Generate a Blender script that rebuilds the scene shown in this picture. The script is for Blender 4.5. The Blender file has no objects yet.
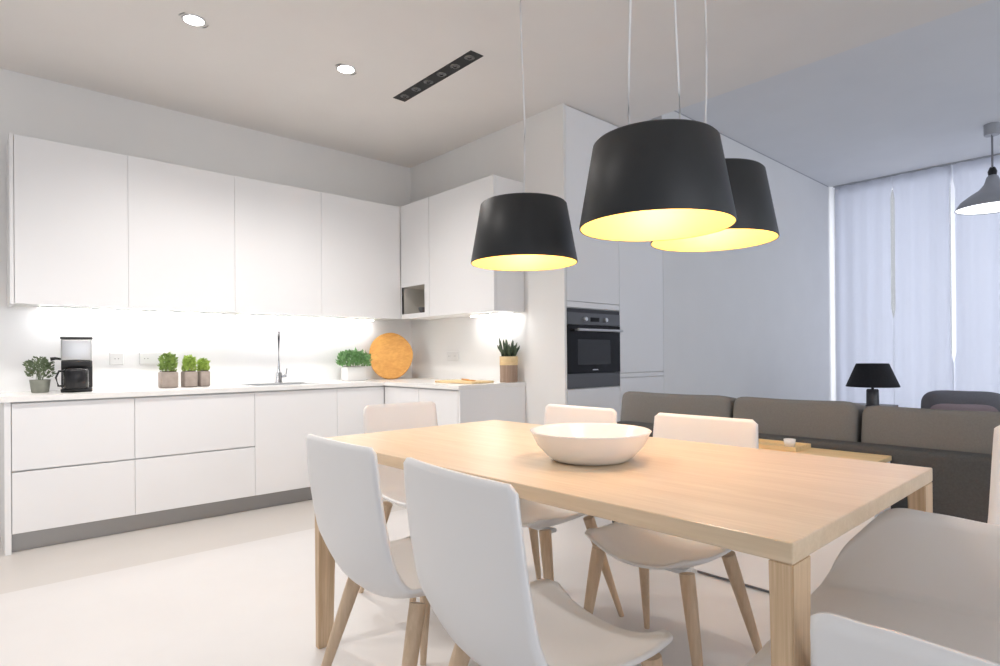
import bpy, bmesh, math, random
from mathutils import Vector, Matrix
random.seed(7)
PI = math.pi
sc = bpy.context.scene
C = bpy.data.collections.new('room'); sc.collection.children.link(C)

# ------------------------------------------------------------------ materials
def mat(name, col, rough=.5, metal=0., spec=.5, **k):
    m = bpy.data.materials.new(name); m.use_nodes = True
    b = m.node_tree.nodes['Principled BSDF']
    b.inputs['Base Color'].default_value = (*col, 1)
    b.inputs['Roughness'].default_value = rough
    b.inputs['Metallic'].default_value = metal
    b.inputs['Specular IOR Level'].default_value = spec
    for n, v in k.items():
        b.inputs[n.replace('_', ' ')].default_value = v
    return m

def nz(m, scale=(1, 1, 1), kind='ShaderNodeTexNoise', coord='Object', **k):
    nt = m.node_tree
    tc = nt.nodes.new('ShaderNodeTexCoord'); mp = nt.nodes.new('ShaderNodeMapping')
    mp.inputs['Scale'].default_value = scale
    nt.links.new(tc.outputs[coord], mp.inputs['Vector'])
    n = nt.nodes.new(kind)
    for a, v in k.items(): n.inputs[a].default_value = v
    nt.links.new(mp.outputs['Vector'], n.inputs['Vector'])
    return n, mp, tc

def ramp(m, src, stops):
    nt = m.node_tree; r = nt.nodes.new('ShaderNodeValToRGB')
    e = r.color_ramp.elements
    while len(e) < len(stops): e.new(.5)
    for i, (p, c) in enumerate(stops):
        e[i].position = p; e[i].color = (*c, 1)
    nt.links.new(src, r.inputs['Fac'])
    return r

def tint(m, src, stops):
    r = ramp(m, src, stops)
    m.node_tree.links.new(r.outputs['Color'], m.node_tree.nodes['Principled BSDF'].inputs['Base Color'])
    return r

def bump(m, src, strength=.1, dist=.01):
    nt = m.node_tree; b = nt.nodes.new('ShaderNodeBump')
    b.inputs['Strength'].default_value = strength; b.inputs['Distance'].default_value = dist
    nt.links.new(src, b.inputs['Height'])
    nt.links.new(b.outputs['Normal'], nt.nodes['Principled BSDF'].inputs['Normal'])

def speck(name, c1, c2, rough, scale, bs=0., spec=.5, bscale=None):
    m = mat(name, c1, rough, spec=spec)
    n, _, _ = nz(m, (1, 1, 1), Scale=scale, Detail=3.)
    tint(m, n.outputs['Fac'], [(.3, c1), (.7, c2)])
    if bs: bump(m, n.outputs['Fac'], bs, .004)
    return m

def emis(name, col, s):
    m = bpy.data.materials.new(name); m.use_nodes = True; nt = m.node_tree; nt.nodes.clear()
    e = nt.nodes.new('ShaderNodeEmission'); o = nt.nodes.new('ShaderNodeOutputMaterial')
    e.inputs['Color'].default_value = (*col, 1); e.inputs['Strength'].default_value = s
    nt.links.new(e.outputs[0], o.inputs['Surface'])
    return m

def wood(name, dark, light, axis='y', rough=.45, freq=9):
    m = mat(name, light, rough)
    s = {'x': (.6, freq, freq), 'y': (freq, .6, freq), 'z': (freq, freq, .5)}[axis]
    n, mp, _ = nz(m, s, Scale=3.2, Detail=8., Roughness=.62, Distortion=.4)
    w, _, _ = nz(m, s, kind='ShaderNodeTexNoise', Scale=14., Detail=4.)
    nt = m.node_tree; mx = nt.nodes.new('ShaderNodeMix')
    mx.inputs[0].default_value = .35
    nt.links.new(n.outputs['Fac'], mx.inputs[2]); nt.links.new(w.outputs['Fac'], mx.inputs[3])
    mid = tuple((a + b) / 2 for a, b in zip(dark, light))
    tint(m, mx.outputs[0], [(.33, dark), (.5, mid), (.64, light)])
    bump(m, mx.outputs[0], .12, .002)
    return m

M = {}
M['wall'] = speck('wall_paint', (.80, .80, .80), (.82, .82, .82), .85, 3)
M['kwall'] = speck('kitchen_wall_paint', (.80, .795, .785), (.82, .815, .80), .85, 3)
M['rwall'] = speck('unseen_wall_grey', (.40, .42, .46), (.43, .45, .49), .85, 3)  # unseen walls; grey chosen to dim the bounce onto the chair backs
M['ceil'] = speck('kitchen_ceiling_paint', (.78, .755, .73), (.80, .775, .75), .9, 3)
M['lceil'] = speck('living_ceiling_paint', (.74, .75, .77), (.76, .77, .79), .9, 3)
M['cab'] = speck('white_lacquer', (.83, .83, .835), (.85, .85, .855), .32, 2, spec=.4)
M['carc'] = speck('white_carcass', (.80, .80, .79), (.82, .82, .81), .5, 2)
M['gap'] = speck('grip_channel', (.66, .66, .66), (.70, .70, .70), .5, 8)
M['top'] = speck('worktop_stone', (.84, .83, .81), (.87, .86, .84), .25, 30)
M['splash'] = speck('backsplash_glass', (.82, .82, .82), (.84, .84, .84), .22, 2)
M['steel'] = mat('brushed_steel', (.68, .68, .68), .36, 1.)
n_, _, _ = nz(M['steel'], (1, 1, 90), Scale=6.); bump(M['steel'], n_.outputs['Fac'], .05, .001)
M['chrome'] = mat('chrome', (.42, .43, .46), .15, 1.)
M['alu'] = mat('plinth_aluminium', (.34, .335, .33), .38, .75)
M['black'] = speck('black_plastic', (.012, .012, .013), (.018, .018, .02), .35, 20)
M['oglass'] = mat('oven_black_glass', (.006, .006, .007), .08, spec=.16)
M['owin'] = mat('oven_window_glass', (.030, .031, .033), .10, spec=.25)
M['osteel'] = mat('oven_grey_steel', (.13, .132, .138), .40, .6)
M['oak'] = wood('light_oak_long', (.64, .50, .34), (.76, .62, .45), 'y', .30)
M['oakz'] = wood('light_oak_upright', (.50, .34, .19), (.76, .58, .40), 'z', .45, 16)
M['beech'] = wood('chair_leg_wood', (.52, .38, .25), (.68, .52, .37), 'z', .5)
M['board'] = wood('honey_wood', (.60, .27, .055), (.80, .42, .11), 'x', .5, 5)
M['bamboo'] = wood('pale_bamboo', (.70, .50, .25), (.85, .66, .38), 'y', .5, 6)
M['wicker'] = wood('wicker_brown', (.25, .16, .11), (.50, .38, .30), 'z', .8, 30)
M['shell'] = speck('white_chair_shell', (.80, .80, .80), (.82, .82, .82), .38, 2)
M['metal'] = mat('grey_bracket', (.35, .35, .35), .4, .8)
M['shade'] = speck('black_shade_lacquer', (.014, .016, .018), (.018, .020, .023), .46, 3, spec=.5)
M['gold'] = mat('gold_shade_lining', (.94, .58, .13), .5, .05)
M['cord'] = speck('white_cord', (.82, .82, .82), (.86, .86, .86), .5, 30)
M['ceramic'] = speck('white_ceramic', (.84, .835, .83), (.87, .865, .86), .22, 4)
M['spot'] = emis('spot_light_disc', (1., .96, .9), 30)
M['led'] = emis('led_strip_light', (1., .98, .97), 34)
M['bulb'] = emis('warm_bulb', (1., .82, .50), 12)
M['domein'] = emis('dome_diffuser', (.93, .96, 1.), 3.0)
M['greymetal'] = speck('grey_dome_enamel', (.36, .37, .40), (.39, .40, .43), .35, 5)
M['pot1'] = speck('taupe_pot', (.30, .25, .22), (.38, .32, .28), .8, 25, .3)
M['pot2'] = speck('grey_green_pot', (.24, .25, .21), (.31, .32, .27), .8, 25, .3)
M['soil'] = speck('soil', (.03, .022, .015), (.07, .05, .035), .95, 60, .5)
M['leaf1'] = speck('fresh_green_leaf', (.26, .40, .05), (.50, .64, .16), .55, 40)
M['leaf2'] = speck('grey_green_leaf', (.10, .14, .07), (.20, .26, .15), .6, 40)
M['leaf3'] = speck('mid_green_leaf', (.08, .20, .06), (.22, .42, .16), .55, 40)
M['leaf5'] = speck('olive_green_leaf', (.13, .22, .04), (.36, .50, .13), .55, 40)
M['leaf4'] = speck('dark_succulent_leaf', (.035, .055, .03), (.10, .14, .08), .5, 40)
M['sofa'] = speck('taupe_sofa_fabric', (.20, .194, .185), (.22, .213, .203), .95, 140, .2, .2)
M['sofab'] = speck('charcoal_sofa_fabric', (.082, .082, .082), (.096, .096, .096), .95, 140, .35, .2)
M['cush'] = speck('slate_cushion_fabric', (.20, .20, .225), (.23, .23, .255), .95, 140, .35, .2)
M['cushp'] = speck('mauve_cushion_fabric', (.30, .235, .25), (.34, .275, .29), .95, 140, .35, .2)
M['cushk'] = speck('black_cushion_fabric', (.018, .018, .022), (.03, .03, .035), .95, 140, .35, .2)
M['dark'] = speck('dark_tabletop', (.05, .052, .055), (.07, .072, .076), .4, 8)
M['lampb'] = speck('lamp_black_fabric', (.006, .006, .009), (.011, .011, .015), .8, 60)
M['lampc'] = speck('smoky_lamp_foot', (.07, .07, .08), (.12, .12, .13), .2, 15)
M['rail'] = mat('grey_rail', (.25, .25, .27), .5, .4)
M['sock'] = mat('socket_white', (.75, .75, .74), .35)
M['hole'] = mat('socket_hole', (.12, .12, .12), .6)
M['nich'] = speck('niche_taupe', (.62, .60, .55), (.68, .65, .60), .6, 6)
M['fine'] = mat('rail_and_shadow_line', (.42, .43, .46), .6)
M['slot'] = mat('slot_black', (.01, .01, .011), .5)
M['lens'] = mat('slot_reflector', (.16, .16, .16), .25, .9)

# floor: pale screed, darker, warmer strip along the kitchen run
def floor_mat():
    m = mat('pale_floor', (.74, .71, .68), .34)
    nt = m.node_tree
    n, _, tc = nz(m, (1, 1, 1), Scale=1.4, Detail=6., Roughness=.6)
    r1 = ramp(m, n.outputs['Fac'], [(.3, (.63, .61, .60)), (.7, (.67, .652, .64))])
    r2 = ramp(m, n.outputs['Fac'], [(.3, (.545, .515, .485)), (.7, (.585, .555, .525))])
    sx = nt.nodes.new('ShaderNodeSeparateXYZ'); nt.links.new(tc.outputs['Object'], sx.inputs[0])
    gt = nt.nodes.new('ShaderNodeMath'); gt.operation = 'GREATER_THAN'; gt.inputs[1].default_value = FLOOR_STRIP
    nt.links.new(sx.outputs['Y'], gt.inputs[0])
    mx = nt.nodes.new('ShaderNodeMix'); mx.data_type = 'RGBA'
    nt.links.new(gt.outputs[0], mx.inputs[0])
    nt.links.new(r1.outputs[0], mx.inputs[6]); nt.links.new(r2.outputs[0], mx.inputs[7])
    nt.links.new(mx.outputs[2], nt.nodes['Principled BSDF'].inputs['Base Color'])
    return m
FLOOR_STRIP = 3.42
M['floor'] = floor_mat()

def curtain_mat():
    m = bpy.data.materials.new('sheer_curtain'); m.use_nodes = True; nt = m.node_tree
    b = nt.nodes['Principled BSDF']; b.inputs['Base Color'].default_value = (.82, .83, .87, 1); b.inputs['Roughness'].default_value = .9
    t = nt.nodes.new('ShaderNodeBsdfTranslucent'); t.inputs['Color'].default_value = (.80, .82, .88, 1)
    x = nt.nodes.new('ShaderNodeMixShader'); x.inputs[0].default_value = .45
    nt.links.new(b.outputs[0], x.inputs[1]); nt.links.new(t.outputs[0], x.inputs[2])
    nt.links.new(x.outputs[0], nt.nodes['Material Output'].inputs['Surface'])
    n, _, _ = nz(m, (1, 1, .02), Scale=60.); bump(m, n.outputs['Fac'], .1, .002)
    return m
M['curt'] = curtain_mat()
def glass_mat():
    m = bpy.data.materials.new('window_glass'); m.use_nodes = True; nt = m.node_tree; nt.nodes.clear()
    t = nt.nodes.new('ShaderNodeBsdfTransparent'); g = nt.nodes.new('ShaderNodeBsdfGlossy')
    g.inputs['Roughness'].default_value = .02
    x = nt.nodes.new('ShaderNodeMixShader'); x.inputs[0].default_value = .06
    o = nt.nodes.new('ShaderNodeOutputMaterial')
    nt.links.new(t.outputs[0], x.inputs[1]); nt.links.new(g.outputs[0], x.inputs[2]); nt.links.new(x.outputs[0], o.inputs['Surface'])
    return m
M['pane'] = glass_mat()
def clear_mat():
    m = mat('carafe_glass', (.02, .02, .022), .2, spec=.3); return m
M['carafe'] = clear_mat()

# ------------------------------------------------------------------ mesh helpers
def bm_new(): return bmesh.new()

def add_box(bm, x0, x1, y0, y1, z0, z1, bev=0., seg=2):
    r = bmesh.ops.create_cube(bm, size=1.)
    vs = r['verts']
    for v in vs:
        v.co = Vector(((x0 + x1) / 2 + v.co.x * (x1 - x0), (y0 + y1) / 2 + v.co.y * (y1 - y0), (z0 + z1) / 2 + v.co.z * (z1 - z0)))
    if bev:
        es = list({e for v in vs for e in v.link_edges})
        bmesh.ops.bevel(bm, geom=es, offset=bev, segments=seg, affect='EDGES', profile=.5)
    return bm

def box(x0, x1, y0, y1, z0, z1, bev=0., seg=2):
    return add_box(bm_new(), x0, x1, y0, y1, z0, z1, bev, seg)

def add_lathe(bm, prof, n=48, c=(0, 0, 0), close=False, rim=None):
    rings = []
    for r, z in prof:
        if r < 1e-6:
            rings.append([bm.verts.new((c[0], c[1], c[2] + z))])
        else:
            rings.append([bm.verts.new((c[0] + r * math.cos(2 * PI * k / n), c[1] + r * math.sin(2 * PI * k / n), c[2] + z)) for k in range(n)])
    for a, b in zip(rings, rings[1:]):
        for k in range(n):
            k2 = (k + 1) % n
            if len(a) == 1 and len(b) == 1: continue
            if len(a) == 1: bm.faces.new((a[0], b[k2], b[k]))
            elif len(b) == 1: bm.faces.new((a[k], a[k2], b[0]))
            else: bm.faces.new((a[k], a[k2], b[k2], b[k]))
    return bm

def lathe(prof, n=48, c=(0, 0, 0)): return add_lathe(bm_new(), prof, n, c)

def add_tube(bm, pts, rad, n=12, caps=True, sq=False):
    """swept tube through pts; rad number or list"""
    P = [Vector(p) for p in pts]; rings = []
    up = Vector((0, 0, 1))
    for i, p in enumerate(P):
        t = (P[min(i + 1, len(P) - 1)] - P[max(i - 1, 0)]).normalized()
        a = t.cross(up)
        if a.length < 1e-3: a = t.cross(Vector((1, 0, 0)))
        a.normalize(); b = t.cross(a).normalized()
        r = rad[i] if isinstance(rad, (list, tuple)) else rad
        rings.append([bm.verts.new(p + a * r * math.cos(2 * PI * k / n) + b * r * math.sin(2 * PI * k / n)) for k in range(n)])
    for a, b in zip(rings, rings[1:]):
        for k in range(n):
            bm.faces.new((a[k], a[(k + 1) % n], b[(k + 1) % n], b[k]))
    if caps:
        bm.faces.new(rings[0][::-1]); bm.faces.new(rings[-1])
    return bm

def tube(pts, rad, n=12): return add_tube(bm_new(), pts, rad, n)

def catmull(pts, n):
    out = []; P = [pts[0]] + list(pts) + [pts[-1]]
    m = len(pts) - 1
    for i in range(n + 1):
        s = i / n * m; k = min(int(s), m - 1); t = s - k
        p0, p1, p2, p3 = P[k], P[k + 1], P[k + 2], P[k + 3]
        out.append(tuple(.5 * (2 * b + (c - a) * t + (2 * a - 5 * b + 4 * c - d) * t * t + (3 * b - a - 3 * c + d) * t ** 3)
                         for a, b, c, d in zip(p0, p1, p2, p3)))
    return out

def obj(name, bm, m, parent=None, smooth=None, loc=None):
    bmesh.ops.recalc_face_normals(bm, faces=bm.faces)
    me = bpy.data.meshes.new(name); bm.to_mesh(me); bm.free()
    ms = m if isinstance(m, (list, tuple)) else [m]
    for q in ms: me.materials.append(M[q])
    o = bpy.data.objects.new(name, me); C.objects.link(o)
    if parent: o.parent = parent
    if loc: o.location = loc
    if smooth:
        for p in me.polygons: p.use_smooth = True
        if smooth != 'all':
            me.set_sharp_from_angle(angle=math.radians(smooth))
    return o

def tag(o, label, cat, group=None):
    o['label'] = label; o['category'] = cat
    if group: o['group'] = group
    return o

def thing(name, label, cat, loc=(0, 0, 0), rz=0., group=None):
    o = bpy.data.objects.new(name, None); C.objects.link(o)
    o.empty_display_size = .1
    o.location = loc; o.rotation_euler = (0, 0, rz)
    return tag(o, label, cat, group)

def struct(name, bm, m, parent=None, smooth=None):
    o = obj(name, bm, m, parent, smooth); o['kind'] = 'structure'; return o

def dup(root, loc, rz, label, group=None):
    r = root.copy(); C.objects.link(r); r.location = loc; r.rotation_euler = (0, 0, rz); r['label'] = label
    if group: r['group'] = group
    for ch in list(root.children):
        c = ch.copy(); C.objects.link(c); c.parent = r
        for g in list(ch.children):
            d = g.copy(); C.objects.link(d); d.parent = c
    return r

# ------------------------------------------------------------------ key measures
CH = 1.03                       # camera height
ZK, ZL = 2.76, 3.09             # ceilings
YB = 4.60                       # kitchen back wall
YF = 4.074                      # base fronts
XW = 3.07                       # kitchen side wall
YO = 2.73                       # oven wall plane
XB = 3.766                      # edge of the lowered kitchen ceiling
XC = 8.02                       # curtain plane
X0, Y0 = -2.6, -2.8             # walls behind the camera

# ------------------------------------------------------------------ room shell
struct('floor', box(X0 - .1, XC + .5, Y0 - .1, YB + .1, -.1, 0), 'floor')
struct('wall_back', box(X0 - .1, XW, YB, YB + .1, 0, ZL + .1), 'kwall')
struct('wall_side', box(XW, XW + .02, YO, YB + .1, 0, ZL + .1), 'kwall')
struct('wall_living', box(4.285, XC + .5, YO, YO + .1, 0, ZL + .1), 'wall')
struct('wall_column_back', box(XW + .02, 4.285, 3.32, 3.40, 0, ZL + .1), 'wall')
struct('ceiling_kitchen', box(X0 - .1, XB, Y0 - .1, YB + .1, ZK, ZL + .12), 'ceil')
struct('ceiling', box(XB, XC + .5, Y0 - .1, YB, ZL, ZL + .12), 'lceil')

def wall_with_window(name, axis, p, t, a0, a1, wins, z1, m):
    """wall in plane axis=p, thickness t, spanning a0..a1, with openings (b0,b1,zb,zt)"""
    bm = bm_new()
    def bx(u0, u1, z0, zz1):
        if u1 - u0 < 1e-4 or zz1 - z0 < 1e-4: return
        if axis == 'x': add_box(bm, p, p + t, u0, u1, z0, zz1)
        else: add_box(bm, u0, u1, p, p + t, z0, zz1)
    cur = a0
    for (b0, b1, zb, zt) in wins:
        bx(cur, b0, 0, z1); bx(b0, b1, 0, zb); bx(b0, b1, zt, z1); cur = b1
    bx(cur, a1, 0, z1)
    return struct(name, bm, m)

def window(name, axis, p, b0, b1, zb, zt, n=3):
    bm = bm_new(); f = .05
    def bx(u0, u1, z0, z1, d=.03):
        if axis == 'x': add_box(bm, p - d, p + d, u0, u1, z0, z1)
        else: add_box(bm, u0, u1, p - d, p + d, z0, z1)
    bx(b0, b1, zb, zb + f); bx(b0, b1, zt - f, zt)
    for k in range(n + 1):
        c = b0 + (b1 - b0) * k / n
        u0 = min(max(c - f / 2, b0), b1 - f); bx(u0, u0 + f, zb + f, zt - f)
    w = struct(name, bm, 'cab')
    bm = bm_new()
    if axis == 'x': add_box(bm, p - .005, p + .005, b0 + f, b1 - f, zb + f, zt - f)
    else: add_box(bm, b0 + f, b1 - f, p - .005, p + .005, zb + f, zt - f)
    g = obj('window_pane', bm, 'pane', w)
    return w

wall_with_window('wall_right', 'x', XC + .14, .1, Y0 - .1, YO, [(-1.9, 2.66, .02, 3.02)], ZL + .1, 'wall')
window('window_1', 'x', XC + .19, -1.9, 2.66, .02, 3.02, 4)
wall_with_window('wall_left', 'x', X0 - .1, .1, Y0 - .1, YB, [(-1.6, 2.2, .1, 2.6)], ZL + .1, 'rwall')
window('window_2', 'x', X0 - .05, -1.6, 2.2, .1, 2.6, 3)
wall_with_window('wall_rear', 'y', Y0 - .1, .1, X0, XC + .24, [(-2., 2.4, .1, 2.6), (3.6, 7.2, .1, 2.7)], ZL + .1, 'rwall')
window('window_3', 'y', Y0 - .05, -2., 2.4, .1, 2.6, 3)
window('window_4', 'y', Y0 - .05, 3.6, 7.2, .1, 2.7, 3)
struct('shadow_line_strip', box(4.29, XC - .06, YO - .004, YO, ZL - .008, ZL), 'fine')      # grey strip standing in for the shadow line under living ceiling

# ------------------------------------------------------------------ curtains
def curtain(ya, yb, ea, eb, label):
    """pleated cloth from y=ya (left, larger) to yb; ea/eb give edge offset as function of z"""
    bm = bm_new(); nz_, ny = 24, int(abs(ya - yb) / .0125)
    z0, z1 = .02, ZL - .015
    ph = random.random() * 6
    rows = []
    for j in range(nz_ + 1):
        z = z0 + (z1 - z0) * j / nz_
        a = ya + ea(z); b = yb + eb(z); row = []
        for i in range(ny + 1):
            y = a + (b - a) * i / ny
            w = .5 + .5 * (z1 - z) / z1
            x = XC + (.012 * math.sin(2 * PI * y / .155 + ph) + .008 * math.sin(2 * PI * y / .31 + 2 * ph)) * (.75 + .25 * w)
            row.append(bm.verts.new((x, y, z)))
        rows.append(row)
    for j in range(nz_):
        for i in range(ny):
            bm.faces.new((rows[j][i], rows[j][i + 1], rows[j + 1][i + 1], rows[j + 1][i]))
    o = obj('curtain', bm, 'curt', None, 'all')
    s = o.modifiers.new('thick', 'SOLIDIFY'); s.thickness = .003
    tag(o, label, 'curtain', 'sheer curtains across the window wall')
    return o
def gap(z0, z1, w, s=1):
    def f(z):
        if z0 < z < z1:
            return s * w
        return s * .0006
    return f
zero = lambda z: 0
curtain(2.675, 2.062, zero, gap(1.50, 2.86, .020), 'sheer white curtain beside the living room wall, left of the longer window slit')
curtain(2.062, 1.50, gap(1.50, 2.86, .020, -1), gap(1.0, 2.90, .024), 'sheer white curtain between the two bright vertical slits')
curtain(1.50, -2.0, gap(1.0, 2.90, .024, -1), zero, 'wide sheer white curtain right of both bright slits, behind the dome lamp')
tag(obj('curtain_rail', box(XC - .02, XC + .02, -2.1, 2.69, ZL - .014, ZL, .003), 'fine'), 'thin grey ceiling rail carrying the sheer curtains', 'curtain rail')

# ------------------------------------------------------------------ kitchen base cabinets
ZT = .835                       # worktop top
ZC = .805                       # underside of worktop
def front_panel(name, x0, x1, z0, z1, parent, lip=True):
    """lacquered front in plane y=YF with a grip channel above it"""
    g = .0010
    o = obj(name, box(x0 + g, x1 - g, YF, YF + .019, z0 + g, z1 - g, .0015, 1), 'cab', parent)
    return o
def base_unit(x0, x1, kind, label, left_panel=False):
    t = thing('base_cabinet', label, 'cabinet', (0, 0, 0), 0, 'base cabinets along the back wall')
    bm = bm_new(); y1 = YB - .002
    if kind == 'sink':                                   # open carcass that takes the basin
        add_box(bm, x0, x0 + .018, YF + .045, y1, .10, ZC); add_box(bm, x1 - .018, x1, YF + .045, y1, .10, ZC)
        add_box(bm, x0 + .018, x1 - .018, YF + .045, y1, .10, .118); add_box(bm, x0 + .018, x1 - .018, y1 - .01, y1, .118, ZC)
    else:
        add_box(bm, x0, x1, YF + .045, y1, .10, ZC)
    obj('body', bm, 'carc', t)
    bm = bm_new(); add_box(bm, x0, x1, YF + .022, YF + .045, .10, ZC)
    obj('grip_channel', bm, 'gap', t)
    obj('plinth', box(x0, x1, YF + .05, YF + .068, 0, .098), 'alu', t)
    if kind == 'drawers':
        front_panel('drawer', x0, x1, .104, .430, t); front_panel('drawer', x0, x1, .437, .797, t)
    else:
        front_panel('door', x0, x1, .104, .797, t)
    if left_panel:
        obj('side_panel', box(x0 - .030, x0 - .002, YF - .004, y1, 0, ZC, .001, 1), 'cab', t)
    return t
base_unit(.198, .764, 'drawers', 'leftmost white base cabinet, two wide drawers below the coffee maker', True)
base_unit(.764, 1.463, 'drawers', 'white base cabinet with two wide drawers below the three herb pots')
base_unit(1.463, 2.06, 'sink', 'white base cabinet with a plain door below the sink and tap')
base_unit(2.06, 2.4585, 'door', 'narrow white base cabinet in the corner, behind the left dining chair')
# return run along the side wall
def base_return(y0, y1, label, end=False):
    t = thing('base_cabinet', label, 'cabinet', (0, 0, 0), 0, 'base cabinets along the side wall')
    x = 2.46
    obj('body', box(x + .045, XW - .002, y0, y1, .10, ZC), 'carc', t)
    obj('grip_channel', box(x + .022, x + .045, y0, y1, .10, ZC), 'gap', t)
    obj('plinth', box(x + .05, x + .068, y0, y1, 0, .098), 'alu', t)
    obj('door', box(x, x + .019, y0 + .003, y1 - .003, .104, .797, .0015, 1), 'cab', t)
    if end: obj('side_panel', box(x, XW - .002, y0 - .022, y0 - .002, 0, ZC, .001, 1), 'cab', t)
base_return(3.60, YF - .001, 'white base cabinet on the return run nearest the corner')
base_return(3.14, 3.60, 'white base cabinet closing the return run, beside the wall end', True)
# worktop: L shape with sink cut-out
def worktop():
    bm = bm_new(); b = .0
    sx0, sx1, sy0, sy1 = 1.49, 1.95, 4.16, 4.46
    yb = YB - .002
    add_box(bm, .150, sx0, YF - .014, yb, ZC, ZT); add_box(bm, sx1, XW - .002, YF - .014, yb, ZC, ZT)
    add_box(bm, sx0, sx1, YF - .014, sy0, ZC, ZT); add_box(bm, sx0, sx1, sy1, yb, ZC, ZT)
    add_box(bm, 2.446, XW - .002, 3.112, YF - .014, ZC, ZT)
    bmesh.ops.remove_doubles(bm, verts=bm.verts, dist=1e-5)
    return bm
tag(obj('worktop', worktop(), 'top'), 'continuous white L-shaped kitchen worktop carrying tap, plants and coffee maker', 'worktop')
t = thing('kitchen_sink', 'shallow steel sink let into the white worktop in front of the tap', 'sink', (1.72, 4.31, ZT))
bm = bm_new()
for a in ((-.245, .245, -.165, -.145), (-.245, .245, .145, .165), (-.245, -.225, -.145, .145), (.225, .245, -.145, .145)):
    add_box(bm, *a, .0006, .0035)
obj('rim', bm, 'steel', t)
bm = bm_new()
for a in ((-.222, .222, -.142, .142, -.15, -.146), (-.226, -.222, -.146, .146, -.15, .0005), (.222, .226, -.146, .146, -.15, .0005),
          (-.222, .222, -.146, -.142, -.15, .0005), (-.222, .222, .142, .146, -.15, .0005)): add_box(bm, *a)
obj('basin', bm, 'steel', t)
obj('drain', lathe([(0, -.143), (.03, -.143), (.035, -.1445)], 24), 'chrome', t, 40)

# tap
t = thing('kitchen_tap', 'tall slim chrome mixer tap behind the sink', 'tap', (1.80, 4.505, ZT + .001), math.radians(-111))
obj('base', lathe([(0, 0), (.027, 0), (.027, .006), (.022, .012), (.022, .075), (.018, .082), (0, .082)], 28), 'chrome', t, 40)
pts = [(0, 0, .08), (0, 0, .36)] + [(.025 - .025 * math.cos(a), 0, .36 + .025 * math.sin(a)) for a in [PI / 8 * k for k in range(1, 5)]] + [(.20, 0, .385), (.21, 0, .380), (.213, 0, .365)]
obj('spout', tube(pts, .0105, 14), 'chrome', t, 40)
h = obj('lever', tube([(0, .02, .05), (0, .055, .055)], .012, 14), 'chrome', t, 40)
obj('handle', tube([(0, .05, .055), (.0, .058, .11)], .0045, 10), 'chrome', h, 40)

# splashback: thin white glass panel on the wall
struct('trim_2', box(.16, XW - .001, YB - .0015, YB, ZT, 1.345), 'splash')

# ------------------------------------------------------------------ wall cabinets
ZU0, ZU1 = 1.347, 2.30
YU = 4.314
XR = 2.773
def wall_unit(x0, x1, label, left=False):
    t = thing('wall_cabinet', label, 'cabinet', (0, 0, 0), 0, 'wall cabinets along the back wall')
    obj('body', box(x0, x1, YU + .022, YB - .002, ZU0 + .004, ZU1 - .003), 'carc', t)
    obj('door', box(x0 + .0007, x1 - .0007, YU, YU + .019, ZU0, ZU1, .0015, 1), 'cab', t)
    if left: obj('side_panel', box(x0 - .020, x0 - .002, YU - .004, YB - .002, ZU0 - .004, ZU1 + .003, .001, 1), 'cab', t)
wall_unit(.226, .779, 'leftmost tall white wall cabinet with visible side panel, above the coffee maker', True)
wall_unit(.779, 1.42, 'second white wall cabinet from the left, above the three herb pots')
wall_unit(1.42, 2.06, 'third white wall cabinet from the left, above the tap')
wall_unit(2.06, XR - .004, 'white wall cabinet in the corner next to the open niche')
def niche_unit():
    t = thing('wall_cabinet', 'white wall cabinet on the side wall with a small open niche at its foot', 'cabinet', (0, 0, 0), 0, 'wall cabinets on the side wall')
    y0, y1 = 3.90, YU - .002
    ny0, ny1, nz0, nz1 = 3.965, 4.298, 1.385, 1.612
    bm = bm_new(); x1 = XW - .002; x0 = XR + .022
    add_box(bm, x0, x1, y0, y1, nz1 + .006, ZU1 - .003)
    add_box(bm, x0, x1, y0, ny0 - .006, ZU0 + .004, nz1 + .006); add_box(bm, x0, x1, ny1 + .006, y1, ZU0 + .004, nz1 + .006)
    add_box(bm, x0, x1, ny0 - .006, ny1 + .006, ZU0 + .004, nz0 - .006)
    obj('body', bm, 'carc', t)
    bm = bm_new()
    add_box(bm, XR, XR + .019, y0 + .0025, y1, nz1, ZU1); add_box(bm, XR, XR + .019, y0 + .0025, ny0, ZU0, nz1)
    add_box(bm, XR, XR + .019, ny1, y1, ZU0, nz1); add_box(bm, XR, XR + .019, ny0, ny1, ZU0, nz0)
    bmesh.ops.remove_doubles(bm, verts=bm.verts, dist=1e-5)
    obj('door', bm, 'cab', t)
    bm = bm_new(); e = .006
    add_box(bm, XR + .001, XW - .01, ny0 - e, ny0, nz0 - e, nz1 + e); add_box(bm, XR + .001, XW - .01, ny1, ny1 + e, nz0 - e, nz1 + e)
    add_box(bm, XR + .001, XW - .01, ny0, ny1, nz0 - e, nz0); add_box(bm, XR + .001, XW - .01, ny0, ny1, nz1, nz1 + e)
    add_box(bm, XW - .016, XW - .01, ny0, ny1, nz0, nz1)
    obj('niche', bm, 'nich', t)
    b = obj('bowl', lathe([(0, .001), (.03, .001), (.045, .02), (.052, .05), (.048, .05), (.04, .022), (0, .01)], 32, (2.86, 4.09, nz0)), 'lampc', None, 40)
    tag(b, 'small dark bowl inside the open niche of the wall cabinet', 'bowl')
niche_unit()
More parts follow.
